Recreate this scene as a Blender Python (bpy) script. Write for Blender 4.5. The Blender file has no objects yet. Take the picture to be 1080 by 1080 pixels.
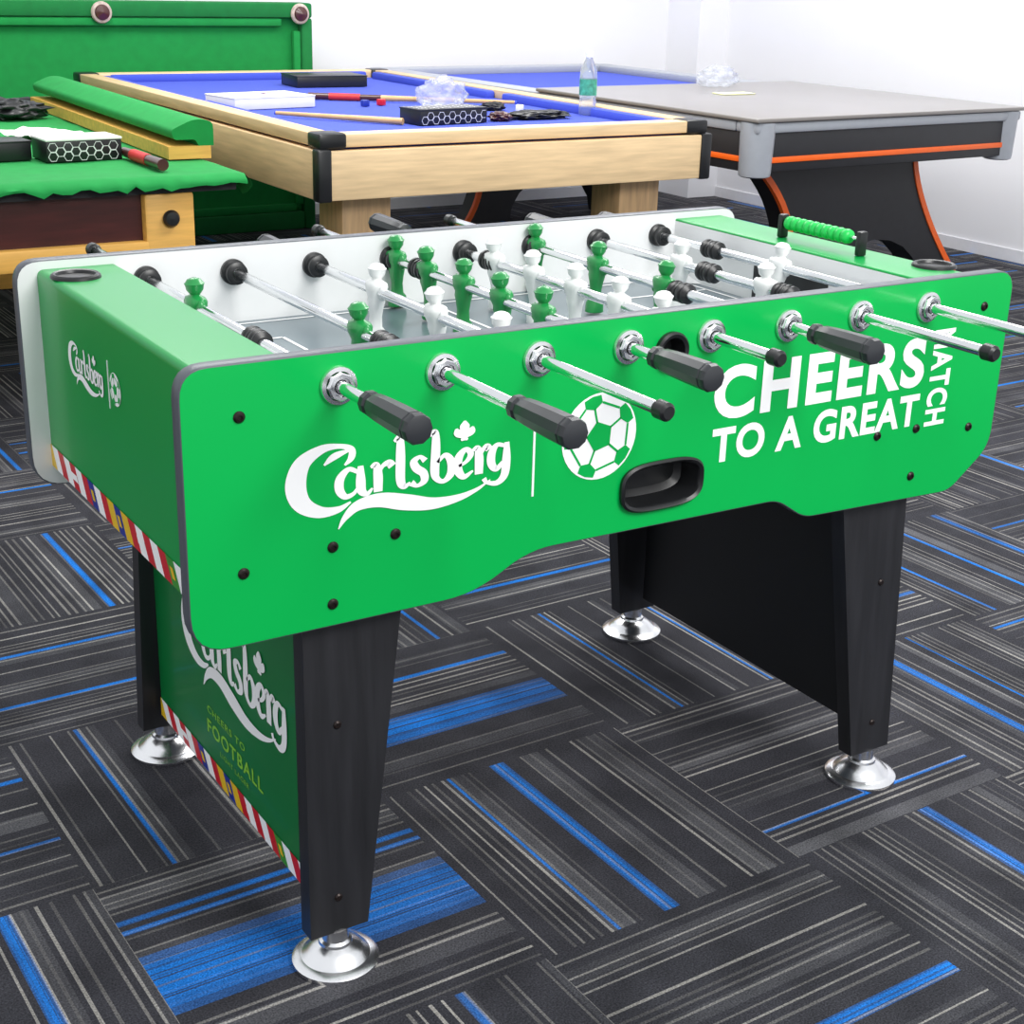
import bpy, bmesh, math, random
from mathutils import Vector, Matrix, noise
random.seed(7)
PI=math.pi
C=bpy.context.scene.collection
SC=bpy.context.scene
SC.view_settings.view_transform='Standard'
# ---------------- camera ----------------
CP=Vector((-0.547,-1.552,1.323)); YAW,PITCH,ROLL,F=0.572,0.358,0.03,1552.0
_f=Vector((math.sin(YAW)*math.cos(PITCH),math.cos(YAW)*math.cos(PITCH),-math.sin(PITCH)))
_r=Vector((math.cos(YAW),-math.sin(YAW),0)); _u=_r.cross(_f)
_c,_s=math.cos(ROLL),math.sin(ROLL)
_R=_c*_r+_s*_u; _U=-_s*_r+_c*_u
def at(px,py,ax,v):
    d=_f+_R*((px-540)/F)-_U*((py-540)/F)
    t=(v-CP[ax])/d[ax]; return CP+d*t
def pr(P):
    d=Vector(P)-CP; z=d.dot(_f); return (540+F*d.dot(_R)/z,540-F*d.dot(_U)/z)
cam=bpy.data.cameras.new('camera'); co=bpy.data.objects.new('camera',cam); C.objects.link(co)
m=Matrix((( _R.x,_U.x,-_f.x,CP.x),(_R.y,_U.y,-_f.y,CP.y),(_R.z,_U.z,-_f.z,CP.z),(0,0,0,1)))
co.matrix_world=m; cam.sensor_width=36; cam.lens=36*F/1080; cam.clip_start=.02
SC.camera=co
# ---------------- materials ----------------
def s2l(c):
    return tuple(((x/255)/12.92 if x/255<=.04045 else ((x/255+.055)/1.055)**2.4) for x in c)
def mat(name,rgb,rough=.5,metal=0,coat=0,noise_amt=0,nscale=30,stretch=None,bump=0,trans=0,alpha=1,spec=None):
    mt=bpy.data.materials.new(name); mt.use_nodes=True; nt=mt.node_tree; b=nt.nodes['Principled BSDF']
    c=s2l(rgb); b.inputs['Base Color'].default_value=(*c,1)
    b.inputs['Roughness'].default_value=rough; b.inputs['Metallic'].default_value=metal
    b.inputs['Coat Weight'].default_value=coat; b.inputs['Coat Roughness'].default_value=.08
    b.inputs['Transmission Weight'].default_value=trans; b.inputs['Alpha'].default_value=alpha
    if spec is not None: b.inputs['Specular IOR Level'].default_value=spec
    if noise_amt or bump:
        tc=nt.nodes.new('ShaderNodeTexCoord'); mp=nt.nodes.new('ShaderNodeMapping'); n=nt.nodes.new('ShaderNodeTexNoise')
        nt.links.new(tc.outputs['Object'],mp.inputs[0]); nt.links.new(mp.outputs[0],n.inputs['Vector'])
        mp.inputs['Scale'].default_value=stretch or (1,1,1); n.inputs['Scale'].default_value=nscale; n.inputs['Detail'].default_value=5
        if noise_amt:
            r=nt.nodes.new('ShaderNodeValToRGB'); nt.links.new(n.outputs['Fac'],r.inputs[0])
            r.color_ramp.elements[0].position=.3; r.color_ramp.elements[1].position=.7
            r.color_ramp.elements[0].color=(*[max(0,x*(1-noise_amt)) for x in c],1)
            r.color_ramp.elements[1].color=(*[min(1,x*(1+noise_amt)) for x in c],1)
            nt.links.new(r.outputs[0],b.inputs['Base Color'])
        if bump:
            bp=nt.nodes.new('ShaderNodeBump'); bp.inputs['Strength'].default_value=bump; bp.inputs['Distance'].default_value=.002
            nt.links.new(n.outputs['Fac'],bp.inputs['Height']); nt.links.new(bp.outputs[0],b.inputs['Normal'])
    return mt
G=mat('green_laminate',(0,176,78),.32,coat=.1,noise_amt=.02,nscale=3,spec=.3)
GE=mat('green_laminate_shaded',(0,156,70),.3,coat=.1,noise_amt=.03,nscale=3,spec=.35)  # same green laminate, with the weaker light on the ends mixed into its colour
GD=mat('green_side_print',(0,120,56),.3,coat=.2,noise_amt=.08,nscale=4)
TR=mat('charcoal_edge_band',(84,88,96),.4,noise_amt=.05)
WH=mat('white_laminate',(235,236,236),.35,noise_amt=.01)
WP=mat('white_print',(255,255,255),.5,noise_amt=.005)
BW=mat('black_wood',(35,35,38),.42,noise_amt=.3,nscale=9,stretch=(6,6,.5),bump=.2)
BKB=mat('black_board',(20,20,24),.55,noise_amt=.15,nscale=4)
BP=mat('black_plastic',(26,27,29),.35,noise_amt=.1)
BG=mat('grip_rubber',(46,48,52),.38,noise_amt=.1)
CH=mat('chrome',(236,238,240),.13,metal=1,noise_amt=.02)
CF=mat('satin_chrome',(244,244,246),.24,metal=1,noise_amt=.02)
FG=mat('field_grey',(98,114,122),.3,coat=.3,noise_amt=.05,nscale=4)
SCW=mat('screw_dark',(44,36,34),.35,metal=.6,noise_amt=.1)
PG=mat('player_green',(24,140,66),.35,coat=.3,noise_amt=.05)
PW=mat('player_white',(238,240,238),.35,coat=.3,noise_amt=.02)
BEAD=mat('bead_green',(24,196,84),.35,noise_amt=.05)
FL={'r':mat('flag_red',(206,22,40),.35,noise_amt=.03),'w':WP,'b':mat('flag_blue',(30,50,150),.35,noise_amt=.03),'y':mat('flag_yellow',(240,196,30),.35,noise_amt=.03),'g':mat('flag_green',(60,150,50),.35,noise_amt=.03),'k':mat('flag_black',(30,24,28),.35,noise_amt=.03)}
YG=mat('lime_print',(140,205,60),.4,noise_amt=.02)
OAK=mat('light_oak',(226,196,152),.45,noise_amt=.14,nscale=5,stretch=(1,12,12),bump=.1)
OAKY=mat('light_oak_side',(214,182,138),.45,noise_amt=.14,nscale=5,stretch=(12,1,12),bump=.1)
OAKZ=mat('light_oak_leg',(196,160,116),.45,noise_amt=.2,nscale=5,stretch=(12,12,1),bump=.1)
BLUE=mat('blue_cloth',(66,84,190),.9,noise_amt=.05,nscale=200,bump=.2)
GCL=mat('green_cloth',(8,136,60),.9,noise_amt=.08,nscale=20,bump=.2)
GCD=mat('green_cloth_rail',(6,112,50),.9,noise_amt=.08,nscale=20,bump=.2)
PINE=mat('golden_pine',(226,172,84),.45,noise_amt=.14,nscale=6,stretch=(1,10,10))
MAH=mat('mahogany_panel',(66,22,20),.4,noise_amt=.3,nscale=6,stretch=(1,8,8))
LG=mat('light_grey_metal',(160,164,172),.35,noise_amt=.03)
GT=mat('grey_table_board',(132,127,124),.28,coat=.25,noise_amt=.05,nscale=3)
OR=mat('orange_trim',(250,104,26),.4,noise_amt=.03)
BK2=mat('black_apron',(34,34,38),.5,noise_amt=.1)
DKU=mat('dark_underside',(30,30,34),.7,noise_amt=.1)
PL=mat('clear_film',(236,240,246),.25,trans=.6,alpha=.55,noise_amt=.01,bump=.3,nscale=14)
CUE=mat('cue_maple',(206,164,108),.35,coat=.3,noise_amt=.08)
CUED=mat('cue_butt_dark',(70,26,22),.3,coat=.4,noise_amt=.1)
REDP=mat('red_wrap',(196,40,40),.5,noise_amt=.05)
PAP=mat('paper_white',(236,234,230),.7,noise_amt=.02)
LEA=mat('pocket_leather',(196,176,164),.6,noise_amt=.3,nscale=40)
BOT=mat('bottle_plastic',(225,236,240),.08,trans=.75,alpha=.7,noise_amt=.01)
TEAL=mat('bottle_label',(70,160,130),.4,noise_amt=.4,nscale=60)
# ---------------- mesh helpers ----------------
I4=Matrix.Identity(4)
def quad(bm,pts,mi=0):
    vs=[bm.verts.new(p) for p in pts]; f=bm.faces.new(vs); f.material_index=mi; return f
def bx(bm,x0,x1,y0,y1,z0,z1,mi=0,bev=0,M=I4,seg=2):
    t=bmesh.new(); bmesh.ops.create_cube(t,size=1,matrix=Matrix.Translation(((x0+x1)/2,(y0+y1)/2,(z0+z1)/2))@Matrix.Diagonal((x1-x0,y1-y0,z1-z0,1)))
    if bev: bmesh.ops.bevel(t,geom=t.edges[:],offset=bev,segments=seg,profile=.5,affect='EDGES')
    merge(bm,t,mi,M)
def merge(bm,t,mi=0,M=I4,keep=False):
    mp={}
    for v in t.verts: mp[v]=bm.verts.new(M@v.co)
    for f in t.faces:
        try:
            g=bm.faces.new([mp[v] for v in f.verts]); g.material_index=f.material_index if keep else mi
        except ValueError: pass
    t.free()
def axm(p0,d):
    d=Vector(d).normalized(); q=Vector((0,0,1)).rotation_difference(d)
    return Matrix.Translation(p0)@q.to_matrix().to_4x4()
def lathe(bm,prof,M=I4,seg=24,mi=0,cap=True):
    rings=[]
    for r,z in prof:
        rings.append([bm.verts.new(M@Vector((max(r,1e-4)*math.cos(2*PI*k/seg),max(r,1e-4)*math.sin(2*PI*k/seg),z))) for k in range(seg)])
    for a,b in zip(rings,rings[1:]):
        for k in range(seg):
            f=bm.faces.new((a[k],a[(k+1)%seg],b[(k+1)%seg],b[k])); f.material_index=mi
    if cap:
        bm.faces.new(rings[0][::-1]).material_index=mi; bm.faces.new(rings[-1]).material_index=mi
def tube(bm,p0,p1,r,seg=16,mi=0,r1=None):
    p0=Vector(p0);p1=Vector(p1); L=(p1-p0).length
    lathe(bm,[(r,0),(r if r1 is None else r1,L)],axm(p0,p1-p0),seg,mi)
def torus(bm,M,R,r,seg=28,rs=8,mi=0,sx=1):
    vs=[[bm.verts.new(M@Vector(((R+r*math.cos(2*PI*j/rs))*math.cos(2*PI*i/seg)*sx,(R+r*math.cos(2*PI*j/rs))*math.sin(2*PI*i/seg),r*math.sin(2*PI*j/rs)))) for j in range(rs)] for i in range(seg)]
    for i in range(seg):
        for j in range(rs):
            f=bm.faces.new((vs[i][j],vs[(i+1)%seg][j],vs[(i+1)%seg][(j+1)%rs],vs[i][(j+1)%rs])); f.material_index=mi
def rpoly(pts,n=6):
    out=[]; N=len(pts)
    for i in range(N):
        x,y,r=pts[i]; p=Vector((x,y)); a=Vector(pts[i-1][:2]); b=Vector(pts[(i+1)%N][:2])
        if r<=0: out.append((x,y)); continue
        da=(a-p).normalized(); db=(b-p).normalized(); r2=min(r,(a-p).length*.48,(b-p).length*.48)
        s=p+da*r2; e=p+db*r2
        for k in range(n+1):
            t=k/n; q=s*(1-t)**2+p*2*t*(1-t)+e*t*t; out.append((q.x,q.y))
    return out
def curve_bm(loops,ext):   # filled 2D loops (first outer, then holes) with thickness 2*ext around z=0
    cu=bpy.data.curves.new('tmp','CURVE'); cu.dimensions='2D'; cu.fill_mode='BOTH'; cu.extrude=ext
    for l in loops:
        sp=cu.splines.new('POLY'); sp.points.add(len(l)-1)
        for p,q in zip(sp.points,l): p.co=(q[0],q[1],0,1)
        sp.use_cyclic_u=True
    return tobm(cu)
def tobm(cu):
    o=bpy.data.objects.new('tmp',cu); C.objects.link(o); bpy.context.view_layer.update()
    dg=bpy.context.evaluated_depsgraph_get(); me=bpy.data.meshes.new_from_object(o.evaluated_get(dg))
    bm=bmesh.new(); bm.from_mesh(me); bpy.data.objects.remove(o); bpy.data.meshes.remove(me); bpy.data.curves.remove(cu)
    bmesh.ops.remove_doubles(bm,verts=bm.verts[:],dist=1e-6)
    return bm
PINV={}
def finish(name,bm,mats,parent=None,smooth=35,loc=None,recalc=True):
    if recalc: bmesh.ops.recalc_face_normals(bm,faces=bm.faces[:])
    me=bpy.data.meshes.new(name); bm.to_mesh(me); bm.free()
    for x in (mats if isinstance(mats,(list,tuple)) else [mats]): me.materials.append(x)
    if smooth:
        for p in me.polygons: p.use_smooth=True
        me.set_sharp_from_angle(angle=math.radians(smooth))
    return link(name,me,parent,loc)
def link(name,me,parent=None,loc=None):
    o=bpy.data.objects.new(name,me); C.objects.link(o)
    if loc is not None: o.location=loc
    if parent is not None:
        o.parent=parent
        o.matrix_parent_inverse=PINV.get(parent.name,I4)
    return o
def thing(name,label,cat,loc,group=None,rz=0,local=False):
    o=bpy.data.objects.new(name,None); C.objects.link(o); o.location=loc; o.rotation_euler=(0,0,rz); o.empty_display_size=.1
    o['label']=label; o['category']=cat
    if group: o['group']=group
    if not local: PINV[o.name]=(Matrix.Translation(loc)@Matrix.Rotation(rz,4,'Z')).inverted()
    return o
def tag(o,label,cat,group=None):
    o['label']=label; o['category']=cat
    if group: o['group']=group
    return o
# ---------------- room ----------------
WY,WX=5.85,5.45
def struct(name,bm,mt): 
    o=finish(name,bm,mt,smooth=0); o['kind']='structure'; return o
wallm=mat('white_wall',(236,236,240),.8,noise_amt=.01,nscale=2,bump=.05,)
bm=bmesh.new(); bx(bm,-3.2,WX+.1,WY,WY+.1,0,3.0); struct('wall_back',bm,wallm)
bm=bmesh.new(); bx(bm,WX,WX+.1,-2.6,WY,0,3.0); struct('wall_right',bm,wallm)
bm=bmesh.new(); bx(bm,WX-.22,WX,WY-.3,WY,0,3.0); struct('trim_1',bm,wallm)
bbm=mat('white_baseboard',(228,228,233),.6,noise_amt=.02)
bm=bmesh.new(); bx(bm,WX-.008,WX,-2.6,WY-.3,0,.06); struct('baseboard_right',bm,bbm)
bm=bmesh.new(); bx(bm,-3.2,WX-.22,WY-.008,WY,0,.06); struct('baseboard_back',bm,bbm)
# carpet tiles: every stripe is a strip of quads with its own colour attribute
ox,oy,ts,th=0.448,-0.131,0.49,0.02
def w2t(P):
    x,y=P[0]-ox,P[1]-oy; c,s=math.cos(th),math.sin(th)
    return ((x*c+y*s)/ts,(-x*s+y*c)/ts)
def t2w(u,v):
    c,s=math.cos(th),math.sin(th); u*=ts; v*=ts
    return (ox+u*c-v*s,oy+u*s+v*c,0)
blues={}
for px,py,w in [(620,885,.030),(530,872,.007),(520,742,.09),(480,701,.014),(80,598,.016),(30,515,.011),(60,735,.012),(60,682,.013),(15,824,.014),(35,892,.01),
    (128,835,.009),(30,1020,.022),(250,935,.014),(330,982,.14),(500,1065,.016),(940,1050,.026),(1040,893,.026),(910,838,.008),(650,700,.007),(1010,733,.022),
    (1030,562,.022),(1050,485,.016),(1010,625,.01),(600,600,.015),(455,668,.01),(5,480,.014),(420,890,.012),(990,690,.006),(1040,600,.012),(700,650,.007),(30,400,.014),(1010,440,.012)]:
    u,v=w2t(at(px,py,2,0)); i,j=math.floor(u),math.floor(v)
    t=(u-i) if (i+j)%2==0 else (v-j)
    blues.setdefault((i,j),[]).append((t,w/ts))
bm=bmesh.new(); cl=bm.loops.layers.float_color.new('Col')
rc=random.Random(11)
for i in range(-8,12):
    for j in range(-6,13):
        if (i,j) in blues: bl=blues[(i,j)]
        else:
            bl=[] if rc.random()<.15 else [(rc.uniform(.1,.9),rc.choice([.02,.03,.05]))]
            if rc.random()<.4: bl.append((rc.uniform(.1,.9),.02))
        bl=[(a,w,rc.uniform(.55,1),rc.uniform(.8,1),rc.uniform(.4,1)) for a,w in bl]
        segs=[]; t=0.0
        while t<1:       # thin light lines, in loose groups with plain charcoal between
            g=rc.choice([.018,.022,.028,.034,.06,.10]); l=rc.uniform(.006,.012)
            t+=g
            if t>=1: break
            br=rc.choice([.15,.25,.4,.55,.8])
            segs.append((t,min(1,t+l),br,rc.uniform(.4,1.05),rc.uniform(.7,1.1),rc.uniform(.4,1.05))); t+=l
        soft=[]; t=rc.uniform(0,.3)
        while t<1:
            w=rc.uniform(.03,.09); soft.append((t,min(1,t+w),rc.uniform(.02,.06),rc.uniform(.2,1),rc.uniform(.5,1),rc.uniform(.2,1))); t+=w+rc.uniform(.15,.35)
        streak=[(B[0]+B[1]*rc.uniform(-.4,.4),rc.uniform(.003,.008),rc.uniform(.3,.8)) for B in bl if B[1]>.035 for _ in range(3 if B[1]<.1 else 10)]
        cuts=sorted(set([0.0,1.0]+[x for s in segs+soft for x in s[:2]]+[max(0,min(1,b[0]+k*b[1]/2)) for b in bl for k in (-1,-.75,-.5,.5,.75,1)]+[max(0,min(1,s[0]+k*s[1])) for s in streak for k in (-.5,.5)]))
        for a,b in zip(cuts,cuts[1:]):
            if b-a<1e-5: continue
            mid=(a+b)/2; cols=[]
            for q in range(3):
                col=(.036,.036,.043)
                for s in soft:
                    if s[0]<=mid<s[1]: col=tuple(x+s[2]*s[3+q]*y for x,y in zip(col,(1,1,1.02)))
                for s in segs:
                    if s[0]<=mid<s[1]: col=tuple(x+s[2]*s[3+q]*y for x,y in zip(col,(.31,.295,.265))); break
                for B in bl:
                    d=abs(mid-B[0])/(B[1]/2)
                    if d<1:
                        k=(.95 if d<.5 else .75 if d<.75 else .4)*B[2+q]
                        for s in streak:
                            if abs(mid-s[0])<s[1]/2: k*=1-s[2]
                        col=tuple(x*(1-k)+y*k for x,y in zip(col,(.010,.17,.60)))
                cols.append(col)
            for q,(e0,e1) in enumerate(((0,.5),(.5,1))):
                if (i+j)%2==0: P=[(i+a,j+e0),(i+b,j+e0),(i+b,j+e1),(i+a,j+e1)]; cc=[q,q,q+1,q+1]
                else: P=[(i+e0,j+a),(i+e1,j+a),(i+e1,j+b),(i+e0,j+b)]; cc=[q,q+1,q+1,q]
                f=quad(bm,[t2w(*p) for p in P])
                for lp,c_ in zip(f.loops,cc): lp[cl]=(*cols[c_],1)
fl=finish('floor',bm,[],smooth=0,recalc=False); fl['kind']='structure'
cm=bpy.data.materials.new('striped_carpet'); cm.use_nodes=True; nt=cm.node_tree; b=nt.nodes['Principled BSDF']; b.inputs['Roughness'].default_value=.95
b.inputs['Specular IOR Level'].default_value=.1
a_=nt.nodes.new('ShaderNodeVertexColor'); a_.layer_name='Col'
tc=nt.nodes.new('ShaderNodeTexCoord'); n=nt.nodes.new('ShaderNodeTexNoise'); n.inputs['Scale'].default_value=350; n.inputs['Detail'].default_value=3
n2=nt.nodes.new('ShaderNodeTexNoise'); n2.inputs['Scale'].default_value=9; n2.inputs['Detail'].default_value=4
nt.links.new(tc.outputs['Object'],n.inputs['Vector']); nt.links.new(tc.outputs['Object'],n2.inputs['Vector'])
mr=nt.nodes.new('ShaderNodeMapRange'); mr.inputs['From Min'].default_value=.3; mr.inputs['From Max'].default_value=.7; mr.inputs['To Min'].default_value=.5; mr.inputs['To Max'].default_value=1.5
nt.links.new(n.outputs['Fac'],mr.inputs['Value'])
mr2=nt.nodes.new('ShaderNodeMapRange'); mr2.inputs['From Min'].default_value=.3; mr2.inputs['From Max'].default_value=.7; mr2.inputs['To Min'].default_value=.75; mr2.inputs['To Max'].default_value=1.25
nt.links.new(n2.outputs['Fac'],mr2.inputs['Value'])
mu=nt.nodes.new('ShaderNodeMath'); mu.operation='MULTIPLY'; nt.links.new(mr.outputs[0],mu.inputs[0]); nt.links.new(mr2.outputs[0],mu.inputs[1])
vm=nt.nodes.new('ShaderNodeVectorMath'); vm.operation='SCALE'; nt.links.new(a_.outputs['Color'],vm.inputs[0]); nt.links.new(mu.outputs[0],vm.inputs['Scale'])
nt.links.new(vm.outputs[0],b.inputs['Base Color'])
bp=nt.nodes.new('ShaderNodeBump'); bp.inputs['Strength'].default_value=.5; bp.inputs['Distance'].default_value=.003; nt.links.new(n.outputs['Fac'],bp.inputs['Height']); nt.links.new(bp.outputs[0],b.inputs['Normal'])
fl.data.materials.append(cm)
# ---------------- foosball table ----------------
H,L,W,T=.88,1.398,.71,.024
FT=thing('foosball_table','green foosball table with eight chrome rods, black legs and white lettering','foosball table',(L/2,W/2,0))
def px2(x,y): p=at(x,y,1,0); return (p.x,p.z)
RX=[.198+.144*k for k in range(8)]; RZ=.84
zb=px2(275,676)[1]
prof=[(0,H,.035),(0,zb,.05)]+[(*px2(500,626),.05),(*px2(558,580),.04),(*px2(820,527),.02),(*px2(848,545),.02),(*px2(1000,517),.02)]
xe=L; prof+=[(xe,px2(1052,468)[1],.03),(xe,H,.035)]
outer=rpoly(prof)
ovc=px2(697,510); ova=(px2(740,500)[0]-px2(654,516)[0])/2; ovb=.0365
def oval(cx,cy,a,b_,n=40,pw=3.2):
    o=[]
    for k in range(n):
        t=2*PI*k/n; c,s=math.cos(t),math.sin(t)
        o.append((cx+a*math.copysign(abs(c)**(2/pw),c),cy+b_*math.copysign(abs(s)**(2/pw),s)))
    return o
def circ(cx,cy,r,n=28): return oval(cx,cy,r,r,n,2)
svc=px2(707,370)
holes=[oval(*ovc,ova-.004,ovb-.004),circ(*svc,.021)]+[circ(x,RZ,.013,20) for x in RX]
def panel(name,y0,outer_side,inner_mat,hs,label=None):
    bm=curve_bm([outer]+hs,T/2)
    for v in bm.verts: v.co=Vector((v.co.x,y0+T/2-v.co.z,v.co.y))
    bm.normal_update()
    bmesh.ops.recalc_face_normals(bm,faces=bm.faces[:])
    for f in bm.faces:
        if abs(f.normal.y)>.9:
            s=-1 if f.calc_center_median().y<y0+T/2 else 1
            f.material_index=0 if s==outer_side else 2
        else: f.material_index=1
    o=finish(name,bm,[G,TR,inner_mat],FT,smooth=30)
    if label: o['label']=label
    return o
FP=panel('side_panel',0,-1,WH,holes,'front green side panel with white lettering')
BPn=panel('side_panel',W-T,1,WH,[circ(x,RZ,.013,20) for x in RX])
def band(y0):
    bm=bmesh.new(); n=len(outer); rings=[]
    for k in range(n):
        a=Vector(outer[k-1]);b2=Vector(outer[(k+1)%n]);p=Vector(outer[k]); d=(b2-a).normalized(); nn=Vector((d.y,-d.x))
        if nn.dot(p-Vector((L/2,.75)))<0: nn=-nn
        ring=[]
        for off,yy in [(.0002,y0),(.0012,y0+.0004),(.002,y0+.002),(.002,y0+T-.002),(.0012,y0+T-.0004),(.0002,y0+T)]:
            q=p+nn*off; ring.append(bm.verts.new((q.x,yy,q.y)))
        rings.append(ring)
    for k in range(n):
        a,b2=rings[k],rings[(k+1)%n]
        for j in range(5): bm.faces.new((a[j],a[j+1],b2[j+1],b2[j]))
    return bm
finish('edge_banding',band(0),TR,FP); finish('edge_banding',band(W-T),TR,BPn)
# end cabinets
EX=.03; DZ=.868; ID=.15
ze=at(202,636,0,EX).z
def endcab(mir):
    pts=rpoly([(EX,ze,0),(EX,DZ,.012),(ID,DZ,.004),(ID,ze,0)])
    bm=bmesh.new(); ya,yb=T,W-T
    f=lambda x:(L-x) if mir else x
    A=[bm.verts.new((f(x),ya,z)) for x,z in pts]; B=[bm.verts.new((f(x),yb,z)) for x,z in pts]
    n=len(pts)
    bm.faces.new(A); bm.faces.new(B[::-1])
    for k in range(n):
        q=bm.faces.new((A[k],B[k],B[(k+1)%n],A[(k+1)%n]))
        if abs(pts[k][0]-ID)<1e-4 and abs(pts[(k+1)%n][0]-ID)<1e-4: q.material_index=1
    return finish('end_cabinet',bm,[GE,WH],FT,smooth=40)
EL=endcab(False); ER=endcab(True)
FZ=.757
bm=bmesh.new(); bx(bm,ID,L-ID,T,W-T,FZ-.02,FZ); fieldo=finish('playfield',bm,FG,FT,smooth=0)
bm=bmesh.new()
def ln(x0,y0,x1,y1,w=.003):
    a=Vector((x0,y0,FZ+.0006)); b2=Vector((x1,y1,FZ+.0006)); d=(b2-a).normalized(); n_=Vector((-d.y,d.x,0))*w
    quad(bm,[a-n_,b2-n_,b2+n_,a+n_])
def ringl(cx,cy,r,a0=0,a1=2*PI,n=40):
    for k in range(n):
        t0=a0+(a1-a0)*k/n;t1=a0+(a1-a0)*(k+1)/n
        ln(cx+r*math.cos(t0),cy+r*math.sin(t0),cx+r*math.cos(t1),cy+r*math.sin(t1))
mx,my=L/2,W/2
ln(mx,T+.02,mx,W-T-.02); ringl(mx,my,.095); ln(ID+.02,T+.02,L-ID-.02,T+.02); ln(ID+.02,W-T-.02,L-ID-.02,W-T-.02); ln(ID+.02,T+.02,ID+.02,W-T-.02); ln(L-ID-.02,T+.02,L-ID-.02,W-T-.02)
for s,xx in ((1,ID+.02),(-1,L-ID-.02)):
    ln(xx,my-.2,xx+s*.2,my-.2); ln(xx,my+.2,xx+s*.2,my+.2); ln(xx+s*.2,my-.2,xx+s*.2,my+.2)
    ln(xx,my-.11,xx+s*.09,my-.11); ln(xx,my+.11,xx+s*.09,my+.11); ln(xx+s*.09,my-.11,xx+s*.09,my+.11)
finish('field_marking',bm,WP,fieldo,smooth=0)
for sx in (0,1):
    for sy in (0,1):
        bm=bmesh.new()
        X=ID if sx==0 else L-ID; Y=T if sy==0 else W-T; dx=.09*(1 if sx==0 else -1); dy=.09*(1 if sy==0 else -1)
        quad(bm,[(X,Y,FZ+.022),(X+dx,Y,FZ+.001),(X,Y+dy,FZ+.001)] )
        finish('corner_ramp',bm,WH,fieldo,smooth=0)
for X,s in ((ID,1),(L-ID,-1)):
    bm=bmesh.new(); bx(bm,min(X,X+s*.0015),max(X,X+s*.0015),my-.095,my+.095,FZ+.001,FZ+.07,bev=0)
    finish('goal_opening',bm,BP,EL if s==1 else ER,smooth=0)
for px_,py_,e in ((80,292,EL),(985,281,ER)):
    P=at(px_,py_,2,DZ); bm=bmesh.new()
    lathe(bm,[(.024,.0006),(.027,.001),(.029,.005),(.033,.006),(.036,.004),(.037,0)],Matrix.Translation((P.x,P.y,DZ)),32,0,cap=False)
    lathe(bm,[(.0001,.0005),(.026,.0008)],Matrix.Translation((P.x,P.y,DZ)),32,0,cap=False)
    finish('cup_holder',bm,BP,e)
def yrod(x,px):
    a,b2=-.8,1.2
    for _ in range(50):
        m_=(a+b2)/2
        if pr((x,m_,RZ))[0]>px: a=m_
        else: b2=m_
    return a
def player_mesh(name,mt):
    bm=bmesh.new(); n=14
    S=[(-.079,.0125,.0095,.0),(-.078,.0135,.0105,0),(-.062,.0125,.0105,.0),(-.056,.0085,.0085,0),(-.040,.0075,.0085,0),(-.026,.009,.0105,0),(-.016,.0105,.013,0),(-.010,.0095,.0135,0),(0,.0125,.0155,0),(.010,.0125,.019,0),(.016,.0105,.0185,0),(.0195,.0065,.0095,0),(.022,.006,.0065,0),(.025,.008,.0085,0),(.030,.0105,.0105,0),(.036,.0112,.011,0),(.0405,.0125,.0125,0),(.0425,.0105,.0105,0),(.047,.0085,.0085,0),(.0495,.004,.004,0)]
    R=[]
    for z,a,b_,sh in S:
        pw=2.6 if z<.018 else 2
        if z>0: z*=.86
        R.append([bm.verts.new((x+sh,y,z)) for x,y in oval(0,0,a*1.2,b_*1.2,n,pw)])
    for A,B in zip(R,R[1:]):
        for k in range(n): bm.faces.new((A[k],A[(k+1)%n],B[(k+1)%n],B[k]))
    bm.faces.new(R[0][::-1]); bm.faces.new(R[-1])
    for s in (-1,1):
        t=bmesh.new(); bmesh.ops.create_icosphere(t,subdivisions=2,radius=1,matrix=Matrix.Translation((0,s*.022,.001))@Matrix.Diagonal((.007,.0055,.014,1))); merge(bm,t)
    bmesh.ops.recalc_face_normals(bm,faces=bm.faces[:])
    me=bpy.data.meshes.new(name); bm.to_mesh(me); bm.free(); me.materials.append(mt)
    for p in me.polygons: p.use_smooth=True
    me.set_sharp_from_angle(angle=math.radians(50)); return me
MG=player_mesh('green_player',PG); MW=player_mesh('white_player',PW)
men={0:[207],1:[380],2:[397,460,528],3:[418,451,489,529,573],4:[522,563,607,652,700],5:[565,630,700],6:[718,807],7:[822]}
ends=[443,608,706,754,825,925,1051,1150]
bump={0:[265],1:[400],2:[],3:[438],4:[512],5:[711],6:[740,820],7:[745]}
bb=bmesh.new()
lathe(bb,[(.0085,0),(.0155,0),(.0168,.003),(.0168,.007),(.0135,.009),(.0135,.012),(.016,.0135),(.016,.0165),(.0135,.018),(.0085,.021)],I4,24,cap=False)
bump_me=bpy.data.meshes.new('bumper'); bmesh.ops.recalc_face_normals(bb,faces=bb.faces[:]); bb.to_mesh(bump_me); bb.free(); bump_me.materials.append(BP)
for p in bump_me.polygons: p.use_smooth=True
bump_me.set_sharp_from_angle(angle=math.radians(35))
def grip(bm,ytip,s,L_=.125):
    pf=[(.0001,0),(.012,0),(.0172,.002),(.0188,.006),(.0188,.010),(.0176,.0115),(.0176,.0135),(.0186,.015),(.0180,.05),(.0168,.085),(.0155,.104),(.0130,.109),(.0130,.111),(.0150,.114),(.0148,L_-.002),(.009,L_)]
    lathe(bm,pf,axm((0,ytip,0),(0,s,0)),10)
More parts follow.
